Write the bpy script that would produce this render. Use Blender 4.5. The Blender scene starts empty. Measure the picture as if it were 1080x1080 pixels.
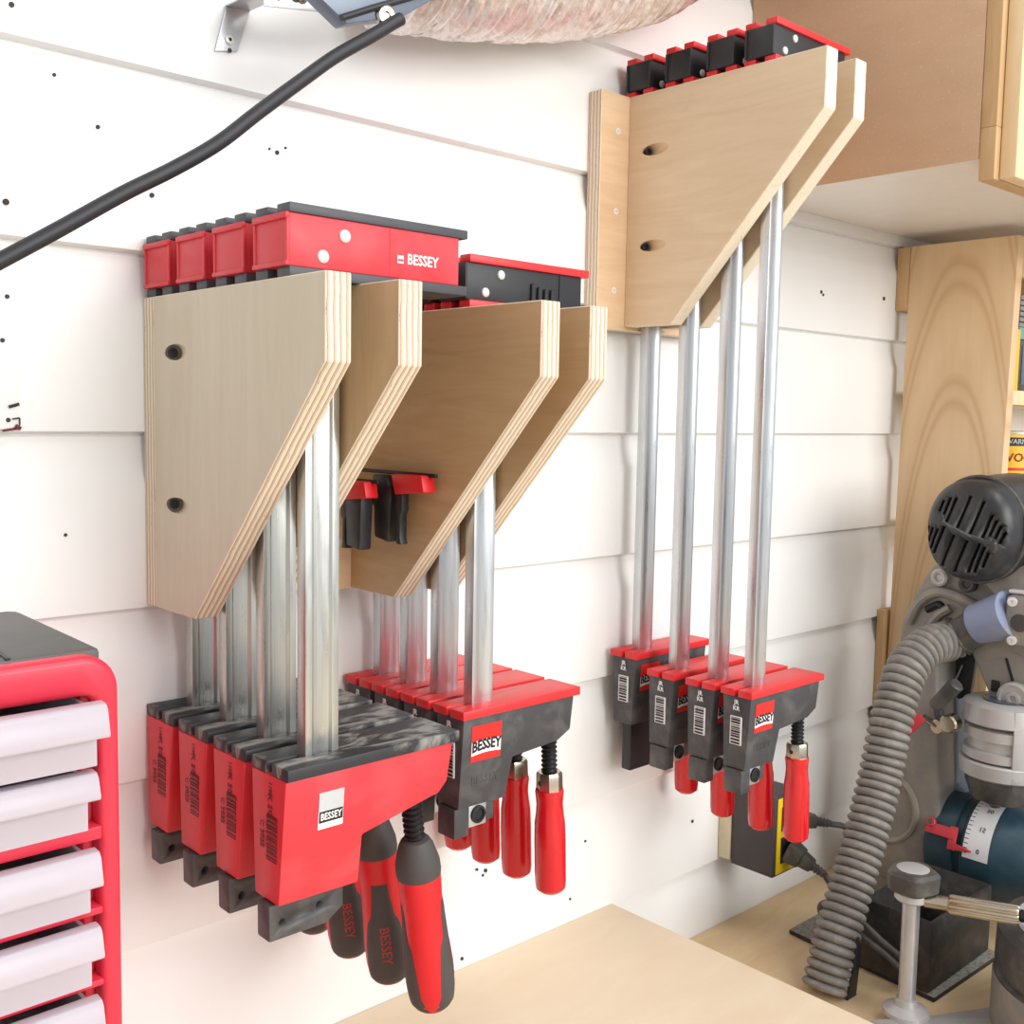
import bpy, bmesh, math, random
from mathutils import Vector, Matrix, Euler
random.seed(7)
C = bpy.context.scene.collection
scn = bpy.context.scene
PI = math.pi

# ------------------------------------------------------------------ camera
def set_camera():
    yaw, pit, rol, f = .7456, .0892, .0174, 1143.9
    fw = Vector((math.sin(yaw)*math.cos(pit), math.cos(yaw)*math.cos(pit), -math.sin(pit)))
    r = Vector((math.cos(yaw), -math.sin(yaw), 0)); u = r.cross(fw)
    r2 = r*math.cos(rol)+u*math.sin(rol); u2 = u*math.cos(rol)-r*math.sin(rol)
    cd = bpy.data.cameras.new('camera'); co = bpy.data.objects.new('camera', cd); C.objects.link(co)
    m = Matrix((r2, u2, -fw)).transposed().to_4x4(); m.translation = (0, -.7846, .0459)
    co.matrix_world = m
    cd.sensor_width = 36; cd.lens = f*36/1080; cd.clip_start = .01
    scn.camera = co
set_camera()

# ------------------------------------------------------------------ world, lights, exposure
w = bpy.data.worlds.new('world'); scn.world = w; w.use_nodes = True
bg = w.node_tree.nodes['Background']; bg.inputs[0].default_value = (.93, .96, 1, 1); bg.inputs[1].default_value = .75
def area(name, loc, target, sx, sy, power, col=(1, 1, 1)):
    l = bpy.data.lights.new(name, 'AREA'); l.shape = 'RECTANGLE'; l.size = sx; l.size_y = sy; l.energy = power; l.color = col
    o = bpy.data.objects.new(name, l); C.objects.link(o); o.location = loc
    o.rotation_euler = (Vector(target)-Vector(loc)).to_track_quat('-Z', 'Y').to_euler(); return o
area('garage_door_daylight', (1.1, -3.4, .9), (.6, 0, 0), 2.6, 1.6, 95, (1, .985, .96))
area('shop_ceiling_light', (1.0, -1.3, 1.6), (.6, -.2, 0), 1.3, .5, 14, (1, .98, .95))
scn.view_settings.view_transform = 'Standard'; scn.view_settings.look = 'None'
scn.view_settings.gamma = 1; scn.view_settings.use_curve_mapping = False
scn.view_settings.exposure = 0.0

# ------------------------------------------------------------------ materials
def lin(c):
    return tuple(((x/255)/12.92 if x/255 <= .04045 else ((x/255+.055)/1.055)**2.4) for x in c)
class NT:
    def __init__(s, name):
        s.m = bpy.data.materials.new(name); s.m.use_nodes = True; s.t = s.m.node_tree; s.n = s.t.nodes
        s.b = s.n['Principled BSDF']
    def add(s, ty, **kw):
        n = s.n.new(ty)
        for k, v in kw.items(): setattr(n, k, v)
        return n
    def link(s, a, b): s.t.links.new(a, b)
    def coords(s, scale=(1, 1, 1), kind='Object', off=(0, 0, 0)):
        tc = s.add('ShaderNodeTexCoord'); mp = s.add('ShaderNodeMapping'); mp.inputs['Scale'].default_value = scale; mp.inputs['Location'].default_value = off
        s.link(tc.outputs[kind], mp.inputs[0]); return mp.outputs[0]
    def noise(s, vec, scale, detail=3, rough=.55, dist=0):
        n = s.add('ShaderNodeTexNoise'); n.inputs['Scale'].default_value = scale; n.inputs['Detail'].default_value = detail
        n.inputs['Roughness'].default_value = rough; n.inputs['Distortion'].default_value = dist
        s.link(vec, n.inputs['Vector']); return n.outputs[0]
    def ramp(s, fac, stops, mode='LINEAR'):
        r = s.add('ShaderNodeValToRGB'); r.color_ramp.interpolation = mode; e = r.color_ramp.elements
        while len(e) < len(stops): e.new(.5)
        for i, (p, c) in enumerate(stops):
            e[i].position = p; e[i].color = (*c, 1) if len(c) == 3 else c
        s.link(fac, r.inputs[0]); return r.outputs[0]
    def mix(s, fac, a, b, mode='MIX'):
        n = s.add('ShaderNodeMix', data_type='RGBA', blend_type=mode)
        for sock, v in ((n.inputs[0], fac), (n.inputs[6], a), (n.inputs[7], b)):
            if hasattr(v, 'is_linked'): s.link(v, sock)
            elif isinstance(v, (int, float)): sock.default_value = v
            else: sock.default_value = (*v, 1)
        return n.outputs[2]
    def bump(s, h, strength=.2, dist=.001):
        n = s.add('ShaderNodeBump'); n.inputs['Strength'].default_value = strength; n.inputs['Distance'].default_value = dist
        s.link(h, n.inputs['Height']); s.link(n.outputs[0], s.b.inputs['Normal'])

def plain(name, rgb, rough=.5, metal=0, var=.06, scale=60, bump=0, spec=.5, coat=0):
    k = NT(name); c = lin(rgb); v = k.coords()
    n = k.noise(v, scale)
    lo = tuple(x*(1-var) for x in c); hi = tuple(min(1, x*(1+var)) for x in c)
    k.link(k.ramp(n, [(.3, lo), (.7, hi)]), k.b.inputs['Base Color'])
    k.b.inputs['Roughness'].default_value = rough; k.b.inputs['Metallic'].default_value = metal
    k.b.inputs['Specular IOR Level'].default_value = spec
    if coat: k.b.inputs['Coat Weight'].default_value = coat
    if bump: k.bump(k.noise(v, scale*6), bump)
    return k.m
def dusty(name, rgb, dust, amount=.5, rough=.55, scale=30, metal=0, stretch=(1, 1, 1), lo=.45, hi=.7):
    k = NT(name); v = k.coords(stretch)
    n = k.noise(v, scale, 5, .6, .6); n2 = k.noise(v, scale*.3, 2)
    f = k.ramp(n, [(lo, (0, 0, 0)), (hi, (amount,)*3)]); 
    base = k.mix(f, lin(rgb), lin(dust))
    k.link(base, k.b.inputs['Base Color']); k.b.inputs['Roughness'].default_value = rough; k.b.inputs['Metallic'].default_value = metal
    return k.m
def wood_face(name, a, b, grain='z', spots=0.0, rough=.55):
    k = NT(name)
    sc = {'z': (9, 9, 1.0), 'y': (9, .9, 9), 'x': (.9, 9, 9)}[grain]
    v = k.coords(sc); n = k.noise(v, 6, 6, .6, 1.2); v2 = k.coords((1, 1, 1)); n2 = k.noise(v2, 5, 2, .5, .8)
    c1 = k.ramp(n, [(.35, lin(a)), (.68, lin(b))])
    c2 = k.mix(k.ramp(n2, [(.35, (0, 0, 0)), (.75, (.5, .5, .5))]), c1, lin(b))
    fine = k.noise(k.coords(tuple(x*6 for x in sc)), 10, 2)
    c3 = k.mix(k.ramp(fine, [(.64, (0, 0, 0)), (.78, (.22, .22, .22))]), c2, tuple(x*.72 for x in lin(b)))
    k.link(c3, k.b.inputs['Base Color']); k.b.inputs['Roughness'].default_value = rough
    k.bump(fine, .08); return k.m
def ply_edge(name, axis=0, T=.018, plies=4, light=(238, 224, 200), dark=(140, 102, 74), off=0.0):
    k = NT(name); tc = k.add('ShaderNodeTexCoord'); sp = k.add('ShaderNodeSeparateXYZ'); k.link(tc.outputs['Object'], sp.inputs[0])
    n = k.noise(k.coords(), 45, 3)
    sub = k.add('ShaderNodeMath', operation='MULTIPLY_ADD'); k.link(n, sub.inputs[0]); sub.inputs[1].default_value = .0022; k.link(sp.outputs[axis], sub.inputs[2])
    mu = k.add('ShaderNodeMath', operation='MULTIPLY_ADD'); k.link(sub.outputs[0], mu.inputs[0]); mu.inputs[1].default_value = plies/T; mu.inputs[2].default_value = off+50
    fr = k.add('ShaderNodeMath', operation='FRACT'); k.link(mu.outputs[0], fr.inputs[0])
    col = k.ramp(fr.outputs[0], [(0, lin(light)), (.40, lin(light)), (.46, lin(dark)), (.54, lin(tuple(.55*p+.45*q for p, q in zip(light, dark)))), (.72, lin(tuple(.8*p+.2*q for p, q in zip(light, dark)))), (.80, lin(tuple(.5*p+.5*q for p, q in zip(light, dark)))), (.88, lin(light)), (1, lin(light))])
    g = k.noise(k.coords((200, 30, 30) if axis == 0 else (30, 200, 30)), 6, 4)
    col = k.mix(k.ramp(g, [(.63, (0, 0, 0)), (.72, (.7, .7, .7))]), col, lin((105, 75, 52)))
    k.link(col, k.b.inputs['Base Color']); k.b.inputs['Roughness'].default_value = .7
    return k.m

m_wall = (lambda: (lambda k: (k.link(k.ramp(k.noise(k.coords(), 4, 3), [(.3, lin((236, 236, 234))), (.7, lin((243, 243, 241)))]), k.b.inputs['Base Color']),
          setattr(k.b.inputs['Roughness'], 'default_value', .45), k.bump(k.noise(k.coords(), 90, 2), .04), k.m)[-1])(NT('white_painted_shiplap')))()
m_hole = plain('dark_hole', (60, 52, 50), .8)
m_floor = plain('concrete', (150, 148, 143), .8, scale=12)
m_ply_g = wood_face('birch_ply_greyed', (212, 199, 176), (205, 190, 166), 'z')
m_ply_w = wood_face('birch_ply_warm', (214, 186, 148), (198, 166, 124), 'z')
m_ply_y = wood_face('birch_ply_flat_grain', (228, 206, 174), (216, 190, 155), 'y')
m_ply_m = wood_face('birch_ply_brown', (208, 178, 138), (190, 157, 114), 'y')
m_edge_x = ply_edge('ply_edge_across_x', 0)
m_edge_x2 = ply_edge('ply_edge_pale', 0, plies=6, light=(245, 234, 212), dark=(214, 188, 152))
m_edge_y = ply_edge('ply_edge_across_y', 1)
m_bbface = wood_face('backboard_face', (226, 196, 160), (212, 178, 138), 'x')
m_red = dusty('red_jaw_plastic', (214, 50, 60), (226, 104, 108), .35, .45, 14)
m_red_d = plain('red_cap_plastic', (222, 46, 50), .4, var=.05)
m_blk = plain('black_plastic', (38, 39, 42), .45, scale=90)
m_pad = dusty('black_pad_dusty', (46, 47, 50), (170, 167, 161), .7, .5, 24, stretch=(1, 2.5, 1), lo=.5, hi=.62)
m_padc = plain('charcoal_pad', (74, 75, 80), .5)
m_char = dusty('charcoal_jaw', (66, 66, 68), (112, 110, 108), .5, .5, 40)
m_steel = None
def steel(name, rgb, rough, sc=(160, 160, 3)):
    k = NT(name); n = k.noise(k.coords(sc), 5, 4); c = lin(rgb)
    k.link(k.ramp(n, [(.3, tuple(x*.85 for x in c)), (.7, c)]), k.b.inputs['Base Color'])
    k.b.inputs['Metallic'].default_value = .85
    k.link(k.ramp(k.noise(k.coords((60, 60, 8)), 4, 3), [(.3, (rough-.08,)*3), (.7, (rough+.1,)*3)]), k.b.inputs['Roughness'])
    return k.m
m_steel = steel('galvanised_bar', (214, 218, 220), .34)
m_steel2 = steel('galvanised_bar_warm', (204, 205, 199), .32)
m_nickel = plain('nickel', (190, 180, 162), .25, 1)
m_zinc = plain('zinc_plate', (205, 206, 208), .35, .7)
m_thread = plain('black_oxide_thread', (34, 34, 36), .35, .3)
m_rivet = plain('rivet_white', (232, 230, 228), .3, .2)
m_hred = plain('red_handle_lacquer', (214, 18, 30), .22, var=.03, coat=.3)
m_hred2 = plain('red_handle_soft', (222, 28, 36), .42, var=.03)
m_grip = plain('charcoal_grip', (74, 70, 68), .62, bump=.05)
m_grey_s = plain('sticker_grey', (196, 198, 198), .5)
m_white = plain('print_white', (240, 240, 240), .5, var=.02)
m_black = plain('print_black', (22, 22, 24), .5)
m_redp = plain('print_red', (224, 40, 34), .45)
m_dred = plain('print_dark_red', (112, 26, 34), .5)
m_gred = plain('grip_lettering_red', (176, 52, 44), .5)
m_mdf = (lambda k: (k.link(k.mix(k.ramp(k.noise(k.coords(), 350, 3), [(.6, (0, 0, 0)), (.72, (.5, .5, .5))]), k.ramp(k.noise(k.coords((1, 1, 3)), 10, 4), [(.3, lin((196, 162, 130))), (.7, lin((204, 171, 139)))]), lin((232, 202, 164))), k.b.inputs['Base Color']),
        setattr(k.b.inputs['Roughness'], 'default_value', .7), k.m)[-1])(NT('particle_board_brown'))
m_melamine = plain('white_melamine', (232, 226, 218), .4, var=.02)
m_maple = wood_face('maple_door', (240, 216, 176), (228, 198, 152), 'z')
m_maple_d = wood_face('shaded_frame_side', (206, 172, 126), (190, 154, 108), 'z')  # darker maple; shade on the face frame's left side is put into the colour
m_pine = (lambda k: (lambda v: (k.link(k.mix(k.ramp(k.noise(k.coords((8, 8, .8)), 12, 3), [(.4, (0, 0, 0)), (.8, (.3, .3, .3))]),
          k.ramp((lambda wv: (setattr(wv, 'wave_type', 'RINGS'), setattr(wv, 'rings_direction', 'X'), setattr(wv.inputs['Scale'], 'default_value', 2.2), setattr(wv.inputs['Distortion'], 'default_value', 1.2), setattr(wv.inputs['Detail Scale'], 'default_value', .8), k.link(v, wv.inputs['Vector']), wv.outputs[0])[-1])(k.add('ShaderNodeTexWave')),
          [(.0, lin((226, 196, 156))), (.7, lin((222, 190, 149))), (.93, lin((206, 171, 129))), (1, lin((220, 188, 148)))]), lin((206, 168, 124))), k.b.inputs['Base Color']),
          setattr(k.b.inputs['Roughness'], 'default_value', .5), k.m)[-1])(k.coords((0, 6, .9), 'Object', (0, .56, .42))))(NT('pine_panel'))
m_bench = dusty('bench_ply_pale', (244, 226, 198), (236, 212, 178), .6, .6, 8, stretch=(1, 3, 1), lo=.35, hi=.7)
m_bench2 = dusty('saw_bench_ply', (226, 200, 160), (206, 174, 130), .7, .65, 9, stretch=(1, 3, 1), lo=.35, hi=.7)
m_orred = plain('organizer_red', (222, 50, 72), .35, var=.03)
m_ordark = plain('organizer_grey_top', (96, 95, 93), .5)
m_orin = plain('organizer_shadow_grey', (46, 44, 46), .7)
k = NT('translucent_drawer_plastic'); k.link(k.ramp(k.noise(k.coords(), 6, 2), [(.3, lin((214, 204, 213))), (.7, lin((224, 215, 223)))]), k.b.inputs['Base Color'])
k.b.inputs['Roughness'].default_value = .35; k.b.inputs['Transmission Weight'].default_value = .25; k.b.inputs['Subsurface Weight'].default_value = .2; k.b.inputs['Subsurface Radius'].default_value = (.01, .01, .01)
m_clear = k.m
m_rubber = plain('black_hose_rubber', (40, 40, 44), .5, bump=.08)
m_tray = plain('blue_grey_steel', (112, 120, 132), .4, .5)
k = NT('foil_duct'); nz = k.noise(k.coords((6, 6, 6)), 9, 4, .6)
k.link(k.ramp(nz, [(.3, lin((205, 196, 188))), (.45, lin((246, 243, 240))), (.62, lin((222, 208, 198))), (.7, lin((248, 246, 243)))]), k.b.inputs['Base Color'])
k.b.inputs['Metallic'].default_value = .4; k.b.inputs['Roughness'].default_value = .38; k.bump(k.noise(k.coords(), 120, 3), .5, .002)
m_foil = k.m
m_hose = dusty('grey_hose', (122, 118, 113), (158, 152, 142), .6, .6, 60)
m_sawgrey = dusty('saw_grey_casting', (142, 138, 132), (176, 162, 140), .6, .55, 25, metal=.1)
m_sawgrey2 = dusty('saw_light_alloy', (188, 186, 184), (206, 202, 196), .5, .4, 20, metal=.25)
m_sawblk = dusty('saw_black_plastic', (40, 41, 44), (92, 88, 82), .3, .38, 40)
m_sawteal = dusty('saw_teal', (34, 62, 76), (70, 92, 100), .4, .45, 30)
m_sawblue = dusty('saw_blue_port', (138, 148, 178), (160, 162, 168), .7, .6, 25)
m_binblk = dusty('bin_black', (44, 43, 42), (120, 108, 92), .25, .42, 60)
m_mat = dusty('speckled_mat', (150, 146, 136), (72, 68, 62), .8, .8, 220)
m_dkgrey = dusty('dark_grey_plastic', (70, 68, 67), (120, 112, 100), .5, .5, 40)
m_pink = plain('saw_red_lever', (206, 62, 70), .45)
m_yel = plain('yellow_face', (232, 200, 20), .45)
m_boxblk = plain('charcoal_box', (66, 62, 64), .5)
m_cream = plain('cream_cleat', (216, 206, 176), .6)
m_yel2 = plain('yellow_can', (238, 190, 40), .4)
m_teal2 = plain('teal_carton', (120, 164, 158), .5)
m_greyc = plain('grey_ribbed', (142, 138, 136), .6)
m_paper = plain('paper_white', (244, 244, 243), .6, var=.01)

# ------------------------------------------------------------------ mesh helpers
def bevel(bm, off, seg=2, ang=.6):
    if not off: return
    es = [e for e in bm.edges if len(e.link_faces) == 2 and e.calc_face_angle(0) > ang]
    if es: bmesh.ops.bevel(bm, geom=es, offset=off, segments=seg, affect='EDGES', clamp_overlap=True, profile=.5)
class B:
    def __init__(s): s.bm = bmesh.new()
    def merge(s, bm2, mat=0):
        for f in bm2.faces: f.material_index = mat
        me = bpy.data.meshes.new('tmp'); bm2.to_mesh(me); bm2.free(); s.bm.from_mesh(me); bpy.data.meshes.remove(me); return s
    def prism(s, poly, axis, a0, a1, bev=0, mat=0, seg=2):
        """poly: 2D points; axis 'y': (x,z), 'x': (y,z), 'z': (x,y)"""
        bm = bmesh.new()
        def P(p, a): return {'y': (p[0], a, p[1]), 'x': (a, p[0], p[1]), 'z': (p[0], p[1], a)}[axis]
        lo = [bm.verts.new(P(p, a0)) for p in poly]; hi = [bm.verts.new(P(p, a1)) for p in poly]
        n = len(poly); bm.faces.new(lo); bm.faces.new(hi[::-1])
        for i in range(n): bm.faces.new((lo[i], hi[i], hi[(i+1) % n], lo[(i+1) % n]))
        bmesh.ops.recalc_face_normals(bm, faces=bm.faces); bevel(bm, bev, seg); return s.merge(bm, mat)
    def box(s, x0, x1, y0, y1, z0, z1, bev=0, mat=0, seg=2):
        return s.prism([(x0, z0), (x1, z0), (x1, z1), (x0, z1)], 'y', y0, y1, bev, mat, seg)
    def hexa(s, pts, bev=0, mat=0):
        """8 points: bottom loop 4, top loop 4"""
        bm = bmesh.new(); v = [bm.verts.new(p) for p in pts]
        for q in ((0, 1, 2, 3), (4, 5, 6, 7), (0, 1, 5, 4), (1, 2, 6, 5), (2, 3, 7, 6), (3, 0, 4, 7)): bm.faces.new([v[i] for i in q])
        bmesh.ops.recalc_face_normals(bm, faces=bm.faces); bevel(bm, bev); return s.merge(bm, mat)
    def lathe(s, prof, o=(0, 0, 0), ax=(0, 0, 1), n=28, mat=0, cap=True, sy=1.0):
        """prof: [(r, h)] revolved about the axis"""
        bm = bmesh.new(); q = Vector((0, 0, 1)).rotation_difference(Vector(ax).normalized()); o = Vector(o); rings = []
        for r, h in prof:
            rings.append([bm.verts.new(o+q @ Vector((r*math.cos(2*PI*i/n), r*sy*math.sin(2*PI*i/n), h))) for i in range(n)])
        for a, b in zip(rings, rings[1:]):
            for i in range(n): bm.faces.new((a[i], a[(i+1) % n], b[(i+1) % n], b[i]))
        if cap:
            bm.faces.new(rings[0][::-1]); bm.faces.new(rings[-1])
        bmesh.ops.recalc_face_normals(bm, faces=bm.faces); return s.merge(bm, mat)
    def cyl(s, p0, p1, r, r1=None, n=20, bev=0, mat=0):
        p0 = Vector(p0); p1 = Vector(p1); L = (p1-p0).length; r1 = r if r1 is None else r1
        b = min(bev, r*.5)
        pr = [(r-b, 0), (r, b), (r1, L-b), (r1-b, L)] if b else [(r, 0), (r1, L)]
        return s.lathe(pr, p0, p1-p0, n, mat)
    def sweep(s, pts, rad, n=14, mat=0, cap=True, flat=1.0):
        bm = bmesh.new(); P = [Vector(p) for p in pts]; rings = []
        t = (P[1]-P[0]).normalized(); u = t.orthogonal().normalized()
        for i, p in enumerate(P):
            t2 = (P[min(i+1, len(P)-1)]-P[max(i-1, 0)]).normalized()
            u = (t.rotation_difference(t2) @ u); u = (u-t2*u.dot(t2)).normalized(); t = t2; v = t.cross(u)
            r = rad(i) if callable(rad) else rad
            rings.append([bm.verts.new(p+(u*math.cos(2*PI*k/n)+v*flat*math.sin(2*PI*k/n))*r) for k in range(n)])
        for a, b in zip(rings, rings[1:]):
            for k in range(n): bm.faces.new((a[k], a[(k+1) % n], b[(k+1) % n], b[k]))
        if cap: bm.faces.new(rings[0][::-1]); bm.faces.new(rings[-1])
        bmesh.ops.recalc_face_normals(bm, faces=bm.faces); return s.merge(bm, mat)
    def verts(s, vs, fs, mat=0):
        bm = bmesh.new(); v = [bm.verts.new(p) for p in vs]
        for f in fs:
            try: bm.faces.new([v[i] for i in f])
            except ValueError: pass
        return s.merge(bm, mat)
    def move(s, d): bmesh.ops.translate(s.bm, verts=s.bm.verts, vec=d); return s
    def mesh(s, name, mats, smooth=True, ang=.6):
        me = bpy.data.meshes.new(name)
        if smooth:
            for f in s.bm.faces: f.smooth = True
            for e in s.bm.edges:
                if len(e.link_faces) == 2 and e.calc_face_angle(0) > ang: e.smooth = False
        s.bm.to_mesh(me); s.bm.free()
        for m in (mats if isinstance(mats, (list, tuple)) else [mats]): me.materials.append(m)
        return me
    def obj(s, name, mats, parent=None, loc=None, smooth=True, label=None):
        o = bpy.data.objects.new(name, s.mesh(name, mats, smooth)); C.objects.link(o)
        if loc is not None: o.location = loc
        if parent: o.parent = parent
        if label: o['label'] = label
        return o
def spline(pts, n=12):
    P = [Vector(p) for p in pts]; P = [P[0]*2-P[1]]+P+[P[-1]*2-P[-2]]; out = []
    for i in range(1, len(P)-2):
        a, b, c, d = P[i-1:i+3]
        for k in range(n):
            t = k/n; out.append(.5*((2*b)+(c-a)*t+(2*a-5*b+4*c-d)*t*t+(3*b-a-3*c+d)*t**3))
    out.append(P[-2]); return out
def resample(pts, step):
    out = [pts[0]]; acc = 0
    for a, b in zip(pts, pts[1:]):
        L = (b-a).length; d = step-acc
        while d <= L: out.append(a.lerp(b, d/L)); d += step
        acc = L-(d-step)
    return out
def tag(o, label, cat, group=None):
    o['label'] = label; o['category'] = cat
    if group: o['group'] = group
    return o
def thing(name, label, cat, loc=(0, 0, 0), group=None):
    o = bpy.data.objects.new(name, None); o.empty_display_size = .02; C.objects.link(o); o.location = loc
    return tag(o, label, cat, group)
def struct(o): o['kind'] = 'structure'; return o
def copy_tree(o, parent=None):
    c = o.copy(); C.objects.link(c)
    if parent: c.parent = parent
    for ch in [x for x in C.objects if x.parent == o]: copy_tree(ch, c)
    return c
def bool_cut(o, cutter_b):
    """o minus the cutter solid, baked into o's mesh"""
    cu = cutter_b.obj('cutter', m_black)
    md = o.modifiers.new('cut', 'BOOLEAN'); md.operation = 'DIFFERENCE'; md.object = cu; md.solver = 'EXACT'
    par = o.parent; cu.parent = par; cu.location = o.location
    bpy.context.view_layer.update(); dg = bpy.context.evaluated_depsgraph_get()
    me = bpy.data.meshes.new_from_object(o.evaluated_get(dg)); old = o.data; o.modifiers.clear()
    mats = list(old.materials); o.data = me
    for i, m in enumerate(mats): me.materials[i] = m
    bpy.data.objects.remove(cu, do_unlink=True)
_tc = {}
def text_geo(s, size, bold=0.0, ext=.0001):
    key = (s, size, bold, ext)
    if key not in _tc:
        cu = bpy.data.curves.new('lettering', 'FONT'); cu.body = s; cu.size = size; cu.offset = bold; cu.extrude = ext
        cu.align_x = 'CENTER'; cu.align_y = 'CENTER'; cu.resolution_u = 2
        o = bpy.data.objects.new('lettering', cu); C.objects.link(o); bpy.context.view_layer.update()
        me = bpy.data.meshes.new_from_object(o.evaluated_get(bpy.context.evaluated_depsgraph_get()))
        _tc[key] = ([v.co.copy() for v in me.vertices], [tuple(p.vertices) for p in me.polygons])
        bpy.data.objects.remove(o, do_unlink=True); bpy.data.meshes.remove(me)
    return _tc[key]
def add_text(b, s, size, fn, bold=0.0, ext=.0001, mat=0, sx=1.0):
    vs, fs = text_geo(s, size, bold, ext)
    return b.verts([fn(v.x*sx, v.y, v.z) for v in vs], fs, mat)

# ------------------------------------------------------------------ setting: wall and floor
S, Z0 = .1329, .4268
def build_wall():
    prof = []           # (y, z) from bottom up
    for k in range(10, -4, -1):
        z = Z0-k*S
        prof += [(0, z+.0008), (0, z+.094)]
        for t in (.25, .5, .75, 1.0): prof.append((.0075*math.sin(t*PI/2), z+.094+(S-.0955-.002)*t))
        prof.append((.0095, z+S-.001))
    vs = []; fs = []
    x0, x1 = -1.2, 2.6
    for y, z in prof: vs += [(x0, y, z), (x1, y, z)]
    for i in range(len(prof)-1): fs.append((2*i, 2*i+1, 2*i+3, 2*i+2))
    n = len(vs); zb, zt = prof[0][1], prof[-1][1]
    vs += [(x0, .05, zb), (x1, .05, zb), (x0, .05, zt), (x1, .05, zt)]
    fs += [(n, n+1, 1, 0), (n+2, n+3, n+1, n), (n-2, n-1, n+3, n+2)]
    b = B(); b.verts(vs, fs); bmesh.ops.recalc_face_normals(b.bm, faces=b.bm.faces)
    o = b.obj('wall_back', m_wall, smooth=True); struct(o)
    spots = NAIL_SPOTS
    for (x, z, r) in spots:
        h = B(); h.lathe([(r*.2, -.0012), (r, -.0004), (r*1.0, .001)], (x, 0, z), (0, -1, 0), 10)
        h.obj('nail_hole', m_hole, o)
NAIL_SPOTS = []
NAIL_SPOTS = [(0.2537, 0.1834, 0.0022), (0.2875, 0.274, 0.0013), (0.3173, 0.2446, 0.0015), (0.2603, 0.3136, 0.0018), (0.3567, 0.2029, 0.0018), (0.4617, 0.2517, 0.0017), (0.4548, 0.2534, 0.0009), (0.4695, 0.2567, 0.0009), (0.2891, -0.0452, 0.0012), (1.2666, 0.2127, 0.0022), (1.2714, 0.2094, 0.0018), (1.0303, -0.4402, 0.002), (0.6855, -0.4043, 0.0013), (0.6968, -0.4085, 0.002), (0.6931, -0.4123, 0.0014), (0.8197, -0.4748, 0.0014), (0.6673, -0.4904, 0.0018), (1.4281, 0.2177, 0.0028), (0.9881, -0.134, 0.0013), (0.8415, -0.4158, 0.0014)]
build_wall()
b = B(); b.box(-1.2, 2.6, -4.5, .05, -1.42, -1.4); struct(b.obj('floor', m_floor))

# ------------------------------------------------------------------ benches
def bench(name, label, x0, x1, y0, ztop, mat, lipmat):
    t = thing(name, label, 'workbench', ((x0+x1)/2, y0/2, -1.4)); o = Vector(t.location)
    b = B(); b.box(x0, x1, y0, -.0006, ztop-.036, ztop, .0015); b.obj('worktop', mat, t, -o)
    for ya in (y0+.05, -.08):
        b = B(); b.box(x0+.06, x1-.06, ya, ya+.02, ztop-.13, ztop-.036); b.obj('apron', lipmat, t, -o)
    for x in (x0+.06, x1-.14):
        for y in (y0+.07, -.16):
            b = B(); b.box(x, x+.08, y, y+.08, -1.4, ztop-.036, .003); b.obj('leg', lipmat, t, -o)
    return t
bench('workbench', 'pale plywood workbench top under the two left clamp racks', -.75, .888, -1.25, -.5, m_bench, m_maple_d)
bench('saw_bench', 'lower plywood bench that carries the grey miter saw', .89, 2.5, -.95, -.588, m_bench2, m_maple_d)

# ------------------------------------------------------------------ clamp racks
def gusset(parent, x, H, face, edge, pockets, D=.246, h=.052, e=.080, pocket_screw=True):
    poly = [(-.018, H), (-D, H), (-D, H-h), (-e, 0), (-.018, 0)]
    b = B(); b.prism(poly, 'x', 0, .018, .0007, seg=1)
    for f in b.bm.faces: f.material_index = 0 if abs(f.normal.x) > .9 else 1
    o = b.obj('gusset', [face, edge], parent, (x, 0, 0), smooth=False)
    for z in pockets:
        c = B(); c.cyl((-.006, -.0705, z), (.0062, -.0365, z), .0058, n=18)
        bool_cut(o, c)
        s = B(); s.lathe([(.0036, 0), (.0036, .0016), (.0012, .0016), (.0012, .0005)], (.0044, -.0400, z), (-.34, -.94, 0), 14)
        s.lathe([(.0028, -.012), (.0028, 0)], (.0044, -.0400, z), (-.34, -.94, 0), 10)
        s.obj('pocket_screw', m_thread, o)
    return o
def rack(name, label, gx, gx2, zb, H, bb, face1, face2, e1, e2, bbz=0.0, flush=False, screws=True):
    t = thing(name, label, 'clamp rack', ((gx+gx2+.018)/2, 0, zb)); ox = t.location.x
    b = B(); b.box(bb[0]-ox, bb[1]-ox, -.018, -.0004, bbz, H, .0006, seg=1)
    for f in b.bm.faces: f.material_index = 0 if abs(f.normal.y) > .9 else 1
    o = b.obj('backboard', [m_bbface, m_edge_y], t, smooth=False)
    if screws:
        for z in (.04, .12, .2):
            s = B(); s.lathe([(.0036, -.001), (.0036, .0004), (.0012, .0006), (.001, -.0002)], ((bb[0]+gx)/2-ox+.004, -.018, z+bbz), (0, -1, 0), 14); s.obj('wood_screw', m_rivet, o)
    gusset(t, gx-ox, H, face1, e1, (.0785*H/.2285, .1875 if H < .23 else .1755))
    gusset(t, gx2-ox, H, face2, e2, ())
    return t
rack('plywood_clamp_rack', 'leftmost plywood clamp rack, greyish birch side with two pocket screws, above the red drawers', .3485, .4011, -.1014, .2285, (.3485, .4191), m_ply_g, m_ply_w, m_edge_x, m_edge_x, screws=False)
rack('plywood_clamp_rack', 'plywood clamp rack in the middle with two small black and red clamps on its side', .5219, .5704, -.1036, .2282, (.487, .625), m_ply_m, m_ply_m, m_edge_x, m_edge_x)
rack('plywood_clamp_rack', 'highest plywood clamp rack beside the brown cabinet, with oval pocket holes', .863, .9117, .140, .2332, (.8205, .985), m_ply_y, m_ply_y, m_edge_x2, m_edge_x2, bbz=-.004)

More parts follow.
